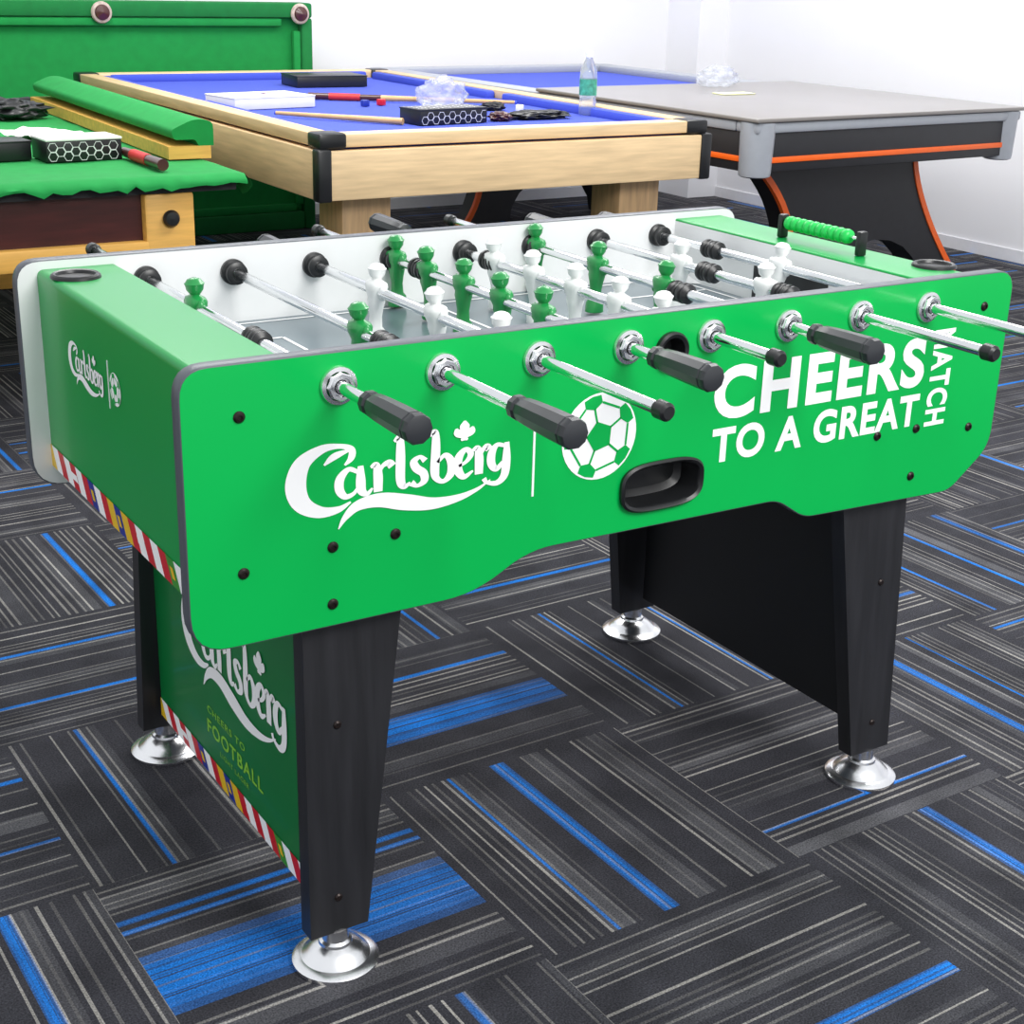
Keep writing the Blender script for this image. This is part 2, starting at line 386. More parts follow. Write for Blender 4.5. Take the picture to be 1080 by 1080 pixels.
for k,x in enumerate(RX):
    yf=yrod(x,ends[k]); yb=yf+1.17
    bm=bmesh.new(); lathe(bm,[(.0075,0),(.008,.001),(.008,yb-yf-.001),(.0075,yb-yf)],axm((x,yf+.002,RZ),(0,1,0)),20)
    rod=finish('rod',bm,CH,FT); 
    gf=k in (0,1,3,5)
    for (yt,s,g) in ((yf,1,gf),(yb,-1,not gf)):
        bm=bmesh.new()
        if g: grip(bm,yt,s); nm='grip'
        else: lathe(bm,[(.0001,0),(.008,0),(.0115,.004),(.0118,.02),(.009,.024)],axm((0,yt,0),(0,s,0)),20); nm='end_cap'
        o=finish(nm,bm,BG if g else BP,rod,loc=(x,0,RZ),smooth=28)
    for px_ in men[k]:
        o=link('player',MG if k in(0,1,3,5) else MW,rod,(x,yrod(x,px_),RZ)); o.rotation_euler=(0,random.uniform(-.12,.12),0)
    for px_ in bump[k]:
        o=link('bumper',bump_me,rod,(x,yrod(x,px_),RZ)); o.rotation_euler=(PI/2,0,0)
        o=link('bumper',bump_me,rod,(x,yrod(x,px_)-.0205,RZ)); o.rotation_euler=(PI/2,0,0)
    bm=bmesh.new(); M=axm((x,0,RZ),(0,-1,0))
    lathe(bm,[(.0235,-.001),(.0245,.002),(.0235,.005),(.0185,.006)],M,6*4,0,cap=False)
    lathe(bm,[(.0185,.004),(.018,.011),(.0165,.0125),(.0125,.0125),(.0115,.010),(.009,.010)],M,8,0,cap=False)
    lathe(bm,[(.0125,.006),(.0082,.0115)],M,20,1,cap=False)
    finish('rod_bushing',bm,[CF,BP],FP)
    bm=bmesh.new(); M=axm((x,W-T,RZ),(0,-1,0))
    lathe(bm,[(.021,0),(.021,.006),(.0165,.009),(.0165,.015),(.018,.017),(.018,.021),(.012,.024),(.0082,.024)],M,24,0,cap=False)
    finish('rod_bushing',bm,BP,BPn)
    bm=bmesh.new(); M=axm((x,T,RZ),(0,1,0))
    lathe(bm,[(.021,0),(.021,.006),(.019,.009),(.019,.016),(.0082,.02)],M,24,0,cap=False)
    finish('rod_bushing',bm,BP,FP)
bm=bmesh.new()
def oring(a,b_,y): return [bm.verts.new((X,y,Z)) for X,Z in oval(ovc[0],ovc[1],a,b_)]
R=[oring(ova,ovb,-.0005),oring(ova+.001,ovb+.001,-.006),oring(ova-.002,ovb-.002,-.009),oring(ova-.006,ovb-.006,-.006),oring(ova-.008,ovb-.008,.0),oring(ova-.009,ovb-.009,.035),oring(ova-.018,ovb-.018,.042),oring(.001,.001,.042)]
for A,B in zip(R,R[1:]):
    for k in range(40): bm.faces.new((A[k],A[(k+1)%40],B[(k+1)%40],B[k]))
finish('ball_return_cup',bm,BP,FP)
bm=bmesh.new(); M=axm((svc[0],0,svc[1]),(0,-1,0))
lathe(bm,[(.0275,-.001),(.028,.007),(.025,.010),(.020,.008),(.0185,0),(.0175,-.02),(.0001,-.021)],M,30,cap=False)
finish('ball_serve_ring',bm,BP,FP)
def screw(px_,py_,par=None,plane=(1,0),r=.0075):
    P=at(px_,py_,plane[0],plane[1]); d=(0,-1,0) if plane[0]==1 else (-1,0,0)
    bm=bmesh.new(); lathe(bm,[(r,0),(r,.0012),(r*.7,.0035),(r*.42,.0038),(r*.38,.002),(.0001,.002)],axm(P,d),14,cap=False)
    finish('screw',bm,SCW,par or FP)
for q in [(252,440),(257,605),(351,577),(417,563),(351,637),(1021,450),(966,452),(925,460),(960,502),(1038,323)]: screw(*q)
# ---------- printing ----------
def cat(P,t,a,b,c,d): return .5*((2*b)+(-a+c)*t+(2*a-5*b+4*c-d)*t*t+(-a+3*b-3*c+d)*t**3)
def ribbon(pts,n=8):
    P=[Vector(p) for p in pts]; P=[P[0]*2-P[1]]+P+[P[-1]*2-P[-2]]; S=[]
    for i in range(1,len(P)-2):
        for k in range(n+(1 if i==len(P)-3 else 0)): S.append(cat(0,k/n,P[i-1],P[i],P[i+1],P[i+2]))
    vs=[];fs=[]
    for i,p in enumerate(S):
        d=(S[min(i+1,len(S)-1)]-S[max(i-1,0)]); d=Vector((d.x,d.y)).normalized(); w=max(.5,p.z*1.22)/2
        vs+=[(p.x-d.y*w,p.y+d.x*w),(p.x+d.y*w,p.y-d.x*w)]
        if i: k=2*i; fs.append((k-2,k-1,k+1,k))
    return vs,fs
LOGO=[[(58,42,2),(65,50,6),(65,61,6),(52,67,5),(33,66,9),(13,52,15),(6,26,18),(12,2,16),(30,-12,12),(50,-13,7),(64,-6,2)],
 [(36,46,2),(47,55,7),(62,60,3)],
 [(72,31,4),(62,36,5),(53,26,8),(52,12,8),(58,2,6),(67,4,4),(73,12,3)],[(75,38,5),(75,20,8.5),(76,6,8),(82,1,5),(88,7,2)],
 [(86,34,3),(92,36,6),(94,22,8.5),(94,1,8)],[(94,22,3),(99,33,4),(106,36,7),(110,31,8)],
 [(112,62,3),(118,66,6),(119,45,8.5),(119,12,8.5),(123,2,6),(130,6,2)],
 [(147,31,6),(141,37,4),(134,32,7),(137,23,8),(145,15,8),(146,5,7),(138,0,4),(131,5,7)],
 [(152,62,3),(158,66,6),(159,45,8.5),(158,15,8.5),(161,4,6),(169,0,5),(177,9,8),(177,24,8),(170,34,5),(161,26,3)],
 [(186,16,3),(195,21,4),(200,30,6),(194,37,5),(186,28,8),(185,12,8.5),(192,1,6),(203,7,2)],
 [(202,34,3),(208,36,6),(210,22,8.5),(210,1,8)],[(210,22,3),(214,32,4),(219,36,7),(222,32,7)],
 [(240,34,4),(231,36,5),(225,26,8),(225,12,8),(231,4,6),(239,12,4)],[(243,38,5),(243,15,8.5),(241,-6,8),(232,-15,6),(220,-12,4),(216,-6,5)],
 [(50,-38,1),(58,-24,6),(72,-12,11),(96,-10,15),(125,-19,17),(155,-27,13),(185,-26,8),(208,-19,4),(224,-9,1)],
 [(188,50,2),(192,52,5),(196,50,2)],[(182,66,2),(184,61,8),(188,57,7),(191,53,2)],[(202,66,2),(200,61,8),(196,57,7),(193,53,2)],[(192,75,2),(192,69,9),(192,63,8),(192,57,3)]]
def logo_geo():
    V=[];Fs=[]
    for si,s in enumerate(LOGO):
        v,f=ribbon(s); o=len(V); V+=[(a,b_,si) for a,b_ in v]; Fs+=[tuple(a+o for a in q) for q in f]
    return V,Fs
def text_geo(s,off=.02,sp=1.0):
    cu=bpy.data.curves.new('t','FONT'); cu.body=s; cu.size=1; cu.offset=off; cu.space_character=sp; cu.resolution_u=6
    bm=tobm(cu); bm.verts.index_update(); V=[(v.co.x,v.co.y,0) for v in bm.verts]; Fs=[tuple(v.index for v in f.verts) for f in bm.faces]; bm.free(); return V,Fs
def norm(geo):
    V,Fs=geo; xs=[v[0] for v in V]; ys=[v[1] for v in V]; x0,x1,y0,y1=min(xs),max(xs),min(ys),max(ys)
    return [((a-x0)/(x1-x0),(b_-y0)/(y1-y0),k) for a,b_,k in V],Fs
def decal(name,geo,fn,mats,par,nrm=(0,-1,0)):
    V,Fs=geo; bm=bmesh.new(); N=Vector(nrm)
    vs=[bm.verts.new(Vector(fn(v[0],v[1]))+N*(v[2]*.00006)) for v in V]
    for k,q in enumerate(Fs):
        try: f=bm.faces.new([vs[a] for a in q])
        except ValueError: pass
    bm.normal_update()
    for f in bm.faces:
        if f.normal.dot(N)<0: f.normal_flip()
    return finish(name,bm,mats,par,smooth=0,recalc=False)
def frect(x0,x1,z0,z1,y=-.0006): return lambda u,v:(x0+(x1-x0)*u,y,z0+(z1-z0)*v)
a=px2(300,500)[0]; b2=px2(538,480)[0]
z0=px2(362,557)[1]; z1=px2(492,443)[1]
decal('logo_lettering',norm(logo_geo()),frect(a,b2,z0,z1),WP,FP)
bm=bmesh.new(); xl=px2(563,470)[0]; bx(bm,xl-.0016,xl+.0016,-.0012,0,px2(563,523)[1],px2(562,424)[1]); finish('divider_line',bm,WP,FP,smooth=0)
def ball_geo():
    V=[];Fs=[];mi=[]
    def poly(p,m): 
        o=len(V); V.extend(p); Fs.append(tuple(range(o,o+len(p)))); mi.append(m)
    poly([(math.cos(2*PI*k/40),math.sin(2*PI*k/40)) for k in range(40)],0)
    def pt(r,a): return (r*math.cos(a),r*math.sin(a))
    A=[PI/2+.25+2*PI*k/5 for k in range(5)]
    poly([pt(.36,x) for x in A],1)
    def seg(p,q,w=.026):
        d=Vector((q[0]-p[0],q[1]-p[1])).normalized()*w; poly([(p[0]-d.y,p[1]+d.x),(p[0]+d.y,p[1]-d.x),(q[0]+d.y,q[1]-d.x),(q[0]-d.y,q[1]+d.x)],1)
    for k,x in enumerate(A):
        seg(pt(.33,x),pt(.66,x))
        poly([pt(.64,x),pt(.78,x-.30),pt(.95,x-.24),pt(.96,x),pt(.95,x+.24),pt(.78,x+.30)],1)
        nx=x+2*PI/5
        seg(pt(.78,x+.30),pt(.78,nx-.30))
    return V,Fs,mi
bc=px2(632,460); br=(px2(671,455)[0]-px2(593,465)[0])/2
def ball_decal(par,fn0):
    V,Fs,mi=ball_geo(); bm=bmesh.new()
    for q,m_ in zip(Fs,mi):
        vs=[bm.verts.new(fn0(*V[a],m_)) for a in q]; f=bm.faces.new(vs); f.material_index=m_
    return finish('football_emblem',bm,[WP,G],par,smooth=0,recalc=False)
ball_decal(FP,lambda u,v,m_:(bc[0]+br*u,-.0008-.0005*m_,bc[1]+br*v))
def slog(s,bl,brt,tl,off=.04,sp=1.0):
    x0=px2(*bl)[0]; x1=px2(*brt)[0]; z0=(px2(*bl)[1]+px2(*brt)[1])/2; z1=px2(*tl)[1]
    decal('lettering',norm(text_geo(s,off,sp)),frect(x0,x1,z0,z1),WP,FP)
slog('CHEERS',(751,444),(972,408),(753,388),.038,1.14)
slog('TO A GREAT',(749,489),(966,449),(750,453),.035,1.1)
x0=px2(980,400)[0]; x1=px2(1001,400)[0]; zt=px2(990,348)[1]; zl=px2(990,447)[1]
decal('lettering',norm(text_geo('MATCH',.035,1.14)),lambda u,v:(x0+(x1-x0)*v,-.0006,zt+(zl-zt)*u),WP,FP)
def lrect(plane,L_,R_,B_,T_):   # text on an end face runs toward -y
    y0=at(*L_,0,plane).y; y1=at(*R_,0,plane).y; z0=at(*B_,0,plane).z; z1=at(*T_,0,plane).z
    return lambda u,v:(plane-.0006,y0+(y1-y0)*u,z0+(z1-z0)*v)
NX=(-1,0,0)
decal('logo_lettering',norm(logo_geo()),lrect(EX,(73,380),(109,395),(90,412),(90,368)),WP,EL,NX)
c_=at(122,411,0,EX); r_=.023
ball_decal(EL,lambda u,v,m_:(EX-.0008-.0005*m_,c_.y-r_*u,c_.z+r_*v))
bm=bmesh.new(); p=at(113,380,0,EX); q=at(114,432,0,EX); bx(bm,EX-.001,EX,p.y-.001,p.y+.001,q.z+.005,p.z); finish('divider_line',bm,WP,EL,smooth=0)
FLG=['y','w','r','w','r','w','r','b','w','r','y','b','y','r','w','r','w','r','g','w','r','w']
def flags(plane,ya,yb,z0,h,par,sl=.024):
    bm=bmesh.new(); n=len(FLG); ks=list(FL)
    lo,hi=min(ya,yb),max(ya,yb)
    def q4(P,off,mi):
        P=[(min(hi,max(lo,a)),b_) for a,b_ in P]
        if abs(P[2][0]-P[3][0])<1e-5: P=P[:3]
        if abs(P[0][0]-P[1][0])<1e-5: P=P[1:]
        if len(P)>2: quad(bm,[(plane-off,a,b_) for a,b_ in P],mi)
    u=[-1]+[k for k in range(n)]
    for k in range(-1,n):
        c=FLG[k]
        u0=ya+(yb-ya)*k/n; u1=ya+(yb-ya)*(k+1)/n
        q4([(u0,z0),(u1,z0),(u1+sl,z0+h),(u0+sl,z0+h)],.001,ks.index(c))
        if c in 'bg':
            w_=u1-u0; q4([(u0+w_*.3+sl*.3,z0+h*.3),(u1-w_*.3+sl*.3,z0+h*.3),(u1-w_*.3+sl*.7,z0+h*.7),(u0+w_*.3+sl*.7,z0+h*.7)],.0015,ks.index('y'))
        elif k in (4,14): 
            m0=.36;m1=.64; q4([(u0+sl*m0,z0+h*m0),(u1+sl*m0,z0+h*m0),(u1+sl*m1,z0+h*m1),(u0+sl*m1,z0+h*m1)],.0015,ks.index('w'))
    return finish('flag_border',bm,[FL[c] for c in ks],par,smooth=0,recalc=False)
flags(EX,W-T,T,ze,.036,EL)
# ---------- legs ----------
ZL=.056
zp=.60
def lpx(px_,py_): return at(px_,py_,1,T)
xl0=lpx(317,985).x+.006
wt=lpx(420,650).x-lpx(325,672).x; wb=lpx(382,968).x-lpx(318,987).x-.006
YT=[T+.001,T+.031]; SPL=.022
def leg(mir,back):
    bm=bmesh.new(); f=(lambda x:L-x) if mir else (lambda x:x)
    g=(lambda y:W-y) if back else (lambda y:y)
    xa=xl0-(.004 if back and not mir else 0); zt=zp+.12; ztrim=.52
    P=[(xa+.010,zt,0),(xa+wt*1.28,zt,0),(xa+wt*1.16,ztrim,0),(xa+wb,ZL,-SPL),(xa,ZL,-SPL),(xa+.008,ztrim,0)]
    A=[bm.verts.new((f(x),g(YT[0]+s),z)) for x,z,s in P];B=[bm.verts.new((f(x),g(YT[1]+s),z)) for x,z,s in P]
    for fc in ((0,1,2,5),(5,2,3,4)):
        bm.faces.new([A[i] for i in fc]); bm.faces.new([B[i] for i in fc][::-1])
    for k in range(6): bm.faces.new((A[k],B[k],B[(k+1)%6],A[(k+1)%6]))
    bmesh.ops.recalc_face_normals(bm,faces=bm.faces[:])
    lg=finish('leg',bm,BW,FT,smooth=20)
    xc=f(xa+wb/2); yc=g(YT[0]+.015-SPL)
    bm=bmesh.new()
    lathe(bm,[(.060,0),(.0615,.003),(.061,.007),(.056,.0105),(.049,.0125),(.0475,.013),(.040,.022),(.031,.028),(.024,.032),(.023,.036),(.019,.039),(.018,ZL)],Matrix.Translation((xc,yc,0)),44)
    finish('levelling_foot',bm,CF,lg)
    if not back:
        for z in (.37,.11):
            ys=YT[0]-SPL*(ztrim-z)/(ztrim-ZL)
            bm=bmesh.new(); lathe(bm,[(.006,0),(.006,.001),(.004,.003),(.0001,.003)],axm((f(xa+wb*.5+.008*(z>.3)),ys,z),(0,-1,0)),12,cap=False); finish('screw',bm,SCW,lg)
    return lg
for mir in (False,True):
    for bk in (False,True): leg(mir,bk)
sp=xl0+.026
zlo=at(316,930,0,sp).z
yA,yB=YT[1]-.008,W-YT[1]+.008
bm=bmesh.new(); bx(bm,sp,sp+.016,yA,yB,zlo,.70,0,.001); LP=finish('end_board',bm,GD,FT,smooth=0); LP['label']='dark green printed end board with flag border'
bm=bmesh.new(); bx(bm,L-sp-.016,L-sp,yA,yB,zlo,.70,0,.001); finish('end_board',bm,BKB,FT,smooth=0)
flags(sp,yB,yA,zlo+.001,.034,LP)
decal('logo_lettering',norm(logo_geo()),lrect(sp,(194,690),(303,760),(248,757),(248,662)),WP,LP,NX)
def sl_(s,L_,R_,B_,T_,m_,off=.02,spc=1.15): decal('lettering',norm(text_geo(s,off,spc)),lrect(sp,L_,R_,B_,T_),m_,LP,NX)
sl_('CHEERS TO',(219,745),(258,780),(240,773),(240,766),YG,.01)
sl_('FOOTBALL',(219,760),(277,810),(244,799),(244,785),YG,.02)
sl_('LIGHT LAGER',(233,800),(263,830),(246,813),(246,808),YG,.0)
# ---------- score counter ----------
A=at(821,236,2,DZ+.025); B=at(914,254,2,DZ+.025)
xs=(A.x+B.x)/2; A.x=B.x=xs
scp=bmesh.new(); tube(scp,(xs,A.y,DZ+.028),(xs,B.y,DZ+.028),.003); sr=finish('score_rail',scp,CH,FT)
for y in (A.y,B.y):
    bm=bmesh.new(); bx(bm,xs-.009,xs+.009,y-.006,y+.006,DZ,DZ+.042,0,.003); finish('post',bm,BP,sr)
nb=10; y0=A.y-.02; y1=B.y+.035
bb=bmesh.new(); lathe(bb,[(.004,-.009),(.0115,-.007),(.013,0),(.0115,.007),(.004,.009)],axm((0,0,0),(0,1,0)),16)
bead_me=bpy.data.meshes.new('bead'); bb.to_mesh(bead_me); bb.free(); bead_me.materials.append(BEAD)
for p in bead_me.polygons: p.use_smooth=True
for k in range(nb): link('bead',bead_me,sr,(xs,y0+(y1-y0)*k/(nb-1),DZ+.028))
# ================= background =================
YB=5.5
xr=at(330,243,1,YB).x; zt_=at(320,3,1,YB).z; xp=at(103,6,1,YB).x
UP=thing('upright_pool_table','green pool table top standing on its side against the back wall','pool table',(1.0,YB+.1,0))
bm=bmesh.new(); bx(bm,-1.6,xr-.03,YB,YB+.08,.0,zt_-.03,0,.004); finish('playing_bed',bm,GCL,UP,smooth=0)
for nm,(a1,a2,b1,b2_) in {'top':(-1.6,xr,zt_-.07,zt_),'side':(xr-.06,xr,.0,zt_-.07),'bottom':(-1.6,xr-.06,0,.09)}.items():
    bm=bmesh.new(); bx(bm,a1,a2,YB-.045,YB+.1,b1,b2_,0,.012); finish('rail',bm,GCD,UP)
    bm=bmesh.new()
    if nm=='side': bx(bm,a1-.04,a1,YB-.035,YB,.12,b2_-.06,0,.01)
    elif nm=='top': bx(bm,a1,a2-.16,YB-.035,YB,b1-.04,b1,0,.01)
    else: bx(bm,a1,a2-.04,YB-.035,YB,b2_,b2_+.04,0,.01)
    finish('cushion',bm,GCL,UP)
for xx in (xp,xr-.07):
    bm=bmesh.new(); torus(bm,Matrix.Translation((xx,YB-.05,zt_-.05))@Matrix.Rotation(PI/2,4,'X'),.036,.013,24,8,0)
    t=bmesh.new(); lathe(t,[(.04,0),(.032,.02),(.0001,.03)],Matrix.Translation((xx,YB-.05,zt_-.05))@Matrix.Rotation(PI/2,4,'X'),20,cap=False); merge(bm,t,1)
    finish('pocket',bm,[LEA,CUED],UP)
# --- oak pool table with blue cloth
OX0,OX1,OY0,OY1,OZ=1.46,3.0,2.73,5.3,.8
OT=thing('pool_table','light oak pool table with blue cloth and black corner caps','pool table',((OX0+OX1)/2,(OY0+OY1)/2,0))
zr=at(345,158,1,OY0).z; za=at(345,212,1,OY0).z
bm=bmesh.new(); bx(bm,OX0+.06,OX1-.06,OY0+.06,OY1-.06,OZ-.07,OZ-.035); finish('playing_bed',bm,BLUE,OT,smooth=0)
bm=bmesh.new(); bx(bm,OX0+.08,OX1-.08,OY0+.08,OY1-.08,za+.02,OZ-.07); finish('body',bm,DKU,OT,smooth=0)
R=.075
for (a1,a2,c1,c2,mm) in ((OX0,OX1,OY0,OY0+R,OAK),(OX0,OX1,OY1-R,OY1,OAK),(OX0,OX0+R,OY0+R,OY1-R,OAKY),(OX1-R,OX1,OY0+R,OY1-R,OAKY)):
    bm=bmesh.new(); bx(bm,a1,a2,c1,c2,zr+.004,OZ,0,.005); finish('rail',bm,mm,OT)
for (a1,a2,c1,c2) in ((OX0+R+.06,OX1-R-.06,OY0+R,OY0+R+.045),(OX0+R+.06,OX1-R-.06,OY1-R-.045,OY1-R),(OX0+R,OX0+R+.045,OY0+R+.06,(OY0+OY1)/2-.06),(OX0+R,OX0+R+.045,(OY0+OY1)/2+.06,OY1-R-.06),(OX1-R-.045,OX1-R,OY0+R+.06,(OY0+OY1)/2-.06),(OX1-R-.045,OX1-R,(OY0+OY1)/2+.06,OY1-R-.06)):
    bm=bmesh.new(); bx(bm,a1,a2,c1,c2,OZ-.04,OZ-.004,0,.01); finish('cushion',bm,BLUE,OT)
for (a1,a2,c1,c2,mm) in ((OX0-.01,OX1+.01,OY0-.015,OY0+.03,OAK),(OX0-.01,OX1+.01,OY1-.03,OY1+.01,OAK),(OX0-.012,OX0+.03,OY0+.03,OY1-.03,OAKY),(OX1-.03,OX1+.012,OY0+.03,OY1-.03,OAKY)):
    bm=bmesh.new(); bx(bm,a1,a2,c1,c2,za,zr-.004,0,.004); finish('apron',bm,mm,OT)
for cx in (OX0,OX1):
    for cy in (OY0,OY1):
        bm=bmesh.new(); s1=1 if cx==OX0 else -1; s2=1 if cy==OY0 else -1
        X=[cx-s1*.018,cx+s1*.03]; Y=[cy-s2*.022,cy+s2*.03]
        bx(bm,min(X),max(X),min(Y),max(Y),za-.004,zr+.002,0,.008)
        X=[cx-s1*.006,cx+s1*.09]; Y=[cy-s2*.006,cy+s2*.09]
        bx(bm,min(X),max(X),min(Y),max(Y),zr,OZ+.004,0,.010)
        finish('corner_cap',bm,BP,OT)
        bm=bmesh.new(); X=[cx+s1*.12,cx+s1*.30]; Y=[cy+s2*.1,cy+s2*.28]
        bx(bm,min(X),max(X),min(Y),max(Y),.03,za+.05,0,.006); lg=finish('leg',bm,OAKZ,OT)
        bm=bmesh.new(); lathe(bm,[(.06,0),(.06,.02),(.03,.03)],Matrix.Translation(((X[0]+X[1])/2,(Y[0]+Y[1])/2,0)),20); finish('levelling_foot',bm,BP,lg)
# --- grey topped table
g0=at(800,126,2,.8)
ang=.048; ln2=2.9
GTb=thing('games_table','black games table with orange stripes under a grey board','games table',(g0.x,g0.y,0),rz=ang,local=True)
GM=Matrix.Translation((g0.x,g0.y,0))@Matrix.Rotation(ang,4,'Z')
wid=1.5
while pr(GM@Vector((wid,0,.8)))[0]<1078: wid+=.01
lenb=1.4
while pr(GM@Vector((0,lenb,.8)))[0]>600 and lenb<2.8: lenb+=.02
bm=bmesh.new()
bx(bm,.05,wid-.05,.05,ln2-.05,.70,.75); finish('playing_bed',bm,BLUE,GTb,smooth=0)
for (a1,a2,c1,c2) in ((0,wid,0,.12),(0,wid,ln2-.12,ln2),(0,.12,.12,ln2-.12),(wid-.12,wid,.12,ln2-.12)):
    bm=bmesh.new(); bx(bm,a1,a2,c1,c2,.745,.785,0,.01); finish('rail',bm,LG,GTb)
bm=bmesh.new(); bx(bm,-.01,wid+.01,-.01,lenb,.786,.802,0,.005,seg=3)
gb=finish('cover_board',bm,GT,GTb)
for (a1,a2,c1,c2) in ((.06,wid-.06,.01,.05),(.06,wid-.06,ln2-.05,ln2-.01),(.01,.05,.06,ln2-.06),(wid-.05,wid-.01,.06,ln2-.06)):
    bm=bmesh.new(); bx(bm,a1,a2,c1,c2,.60,.746,0,.004); ap=finish('apron',bm,BK2,GTb)
    bm=bmesh.new(); e=.004
    bx(bm,a1-e,a2+e,c1-e,c2+e,.635,.656,0,.002); finish('orange_stripe',bm,OR,ap)
for cx in (.055,wid-.055):
    for cy in (.055,ln2-.055):
        bm=bmesh.new(); lathe(bm,[(.05,.58),(.06,.585),(.062,.60),(.066,.74),(.066,.784)],Matrix.Translation((cx,cy,0)),24); finish('corner_post',bm,LG,GTb)
GMi=GM.inverted()
def gl(px_,py_,v_):
    y=GM@Vector((1,v_,0)); return GMi@at(px_,py_,1,y.y)
def pedestal(vy,p):
    n=14; Lf=[];Rt=[]
    (lt,lm),(rt,rb)=p
    for k in range(n+1):
        t=k/n; z=.6*(1-t); Lf.append((lt+(lm-lt)*(1-(1-t/.62)**2),z))
    for k in range(n+1):
        t=k/n; z=.6*t; s=1-t; Rt.append((rt+(rb-rt)*s**1.5,z))
    mid=(Lf[-1][0]+Rt[0][0])/2; hw=(Rt[0][0]-Lf[-1][0])/2-.28
    arch=[(mid-hw*math.cos(PI*k/10),.24*math.sin(PI*k/10)) for k in range(11)]
    pts=Lf+arch+Rt
    bm=curve_bm([pts],.06)
    for v in bm.verts: v.co=Vector((v.co.x,vy-v.co.z,v.co.y))
    o=finish('leg',bm,BK2,GTb,smooth=30)
    for E,sg in ((Lf,1),(Rt,1)):
        bm=bmesh.new()
        for (x0_,z0_),(x1_,z1_) in zip(E,E[1:]):
            a=Vector((x0_,0,z0_));b_=Vector((x1_,0,z1_)); d=(b_-a).normalized(); nn=Vector((-d.z,0,d.x))*.013
            pts4=[(a-nn),(b_-nn),(b_+nn),(a+nn)]
            vs=[bm.verts.new((p.x,vy-.066,p.z)) for p in pts4]+[bm.verts.new((p.x,vy-.045,p.z)) for p in pts4]
            for q in ((0,1,2,3),(7,6,5,4),(0,4,5,1),(1,5,6,2),(2,6,7,3),(3,7,4,0)): bm.faces.new([vs[i] for i in q])
        finish('orange_edge',bm,OR,o,smooth=0)
pp=((gl(780,165,.3).x,gl(820,238,.3).x),(gl(955,162,.3).x,gl(1007,278,.3).x))
pedestal(.3,pp); pedestal(ln2-.3,pp)
# --- green cloth table on the left
GZ=.70; gx1=at(259,183,2,GZ).x; gy0=at(250,183,2,GZ).y; gx0=-1.2; gy1=gy0+2.1
LT=thing('pool_table','golden pine pool table with ragged green cloth hanging over the edge','pool table',((gx0+gx1)/2,(gy0+gy1)/2,0))
zap=at(20,288,1,gy0+.03).z; zag=at(20,264,1,gy0+.03).z
xlr=at(208,220,1,gy0).x; xll=at(155,220,1,gy0).x
bm=bmesh.new()
nx,ny=90,50
V=[]
rr=random.Random(3)
for j in range(ny+1):
    row=[]
    for i in range(nx+1):
        x=gx0+(gx1-gx0)*i/nx; y=gy0+(gy1-gy0)*j/ny
        z=GZ+.003*noise.noise(Vector((x*6,y*6,0)))
        row.append(bm.verts.new((x,y,z)))
    V.append(row)
for j in range(ny):
    for i in range(nx): bm.faces.new((V[j][i],V[j][i+1],V[j+1][i+1],V[j+1][i]))
def hang(row,dirv,sc=1):
    prev=row; 
    dep=[sc*(.018+.03*abs(noise.noise(Vector((k*.35,dirv[0]*9,2))))+.012*rr.random()) for k in range(len(row))]
    for s in range(1,4):
        cur=[]
        for k,v in enumerate(row):
            o=Vector(dirv)*(.012*min(s,2)+.006*noise.noise(Vector((k*.4,s,0)))); cur.append(bm.verts.new(v.co+o+Vector((0,0,-dep[k]*s/3))))
        for a,b_,c,d in zip(prev,prev[1:],cur[1:],cur): bm.faces.new((a,b_,c,d))
        prev=cur
hang(V[0],(0,-1,0)); hang([V[j][nx] for j in range(ny+1)],(1,0,0),2)
finish('cloth',bm,GCL,LT,smooth=60)
bm=bmesh.new(); bx(bm,gx0+.02,gx1-.02,gy0+.02,gy1-.02,GZ-.05,GZ-.008); finish('slate_bed',bm,DKU,LT,smooth=0)
bm=bmesh.new(); bx(bm,gx0+.04,xlr-.04,gy0+.05,gy1-.05,zag-.01,GZ-.05); finish('apron',bm,MAH,LT,smooth=0)
bm=bmesh.new(); bx(bm,gx0,xll+.01,gy0+.02,gy0+.1,zap,zag,0,.006); finish('bottom_rail',bm,PINE,LT)
for cx0,cx1 in ((xll,xlr),(gx0,gx0+(xlr-xll))):
    for cy in (gy0+.02,gy1-.2):
        bm=bmesh.new(); bx(bm,cx0,cx1,cy,cy+.16,0,GZ-.05,0,.01); lg=finish('leg',bm,PINE,LT)
        if cy<gy0+.1:
            P=at(182,230,1,cy); bm=bmesh.new(); lathe(bm,[(.024,0),(.026,.01),(.02,.02),(.0001,.022)],axm(((cx0+cx1)/2,cy,P.z),(0,-1,0)),20); finish('knob',bm,BP,lg)
def onto(px_,py_,z): return at(px_,py_,2,z)
a=onto(50,100,GZ+.05); b_=onto(200,152,GZ+.05)
def prism_along(bm,a,b_,prof,mi=0):
    d=(b_-a); d.z=0; Ld=d.length; d.normalize(); s=Vector((d.y,-d.x,0))
    A=[bm.verts.new(a+s*p[0]+Vector((0,0,p[1]))) for p in prof]; B=[bm.verts.new(a+d*Ld+s*p[0]+Vector((0,0,p[1]))) for p in prof]
    n=len(prof); bm.faces.new(A).material_index=mi; bm.faces.new(B[::-1]).material_index=mi
    for k in range(n): bm.faces.new((A[k],B[k],B[(k+1)%n],A[(k+1)%n])).material_index=mi
RL=thing('cushion_rail','loose green felt cushion rail on bare wood lying across the green cloth','cushion rail',(a.x,a.y,GZ+.004))
a.z=b_.z=GZ+.004
bm=bmesh.new(); prism_along(bm,a,b_,[(-.07,0),(.07,0),(.07,.04),(-.07,.04)]); finish('wood_backing',bm,PINE,RL,smooth=0)
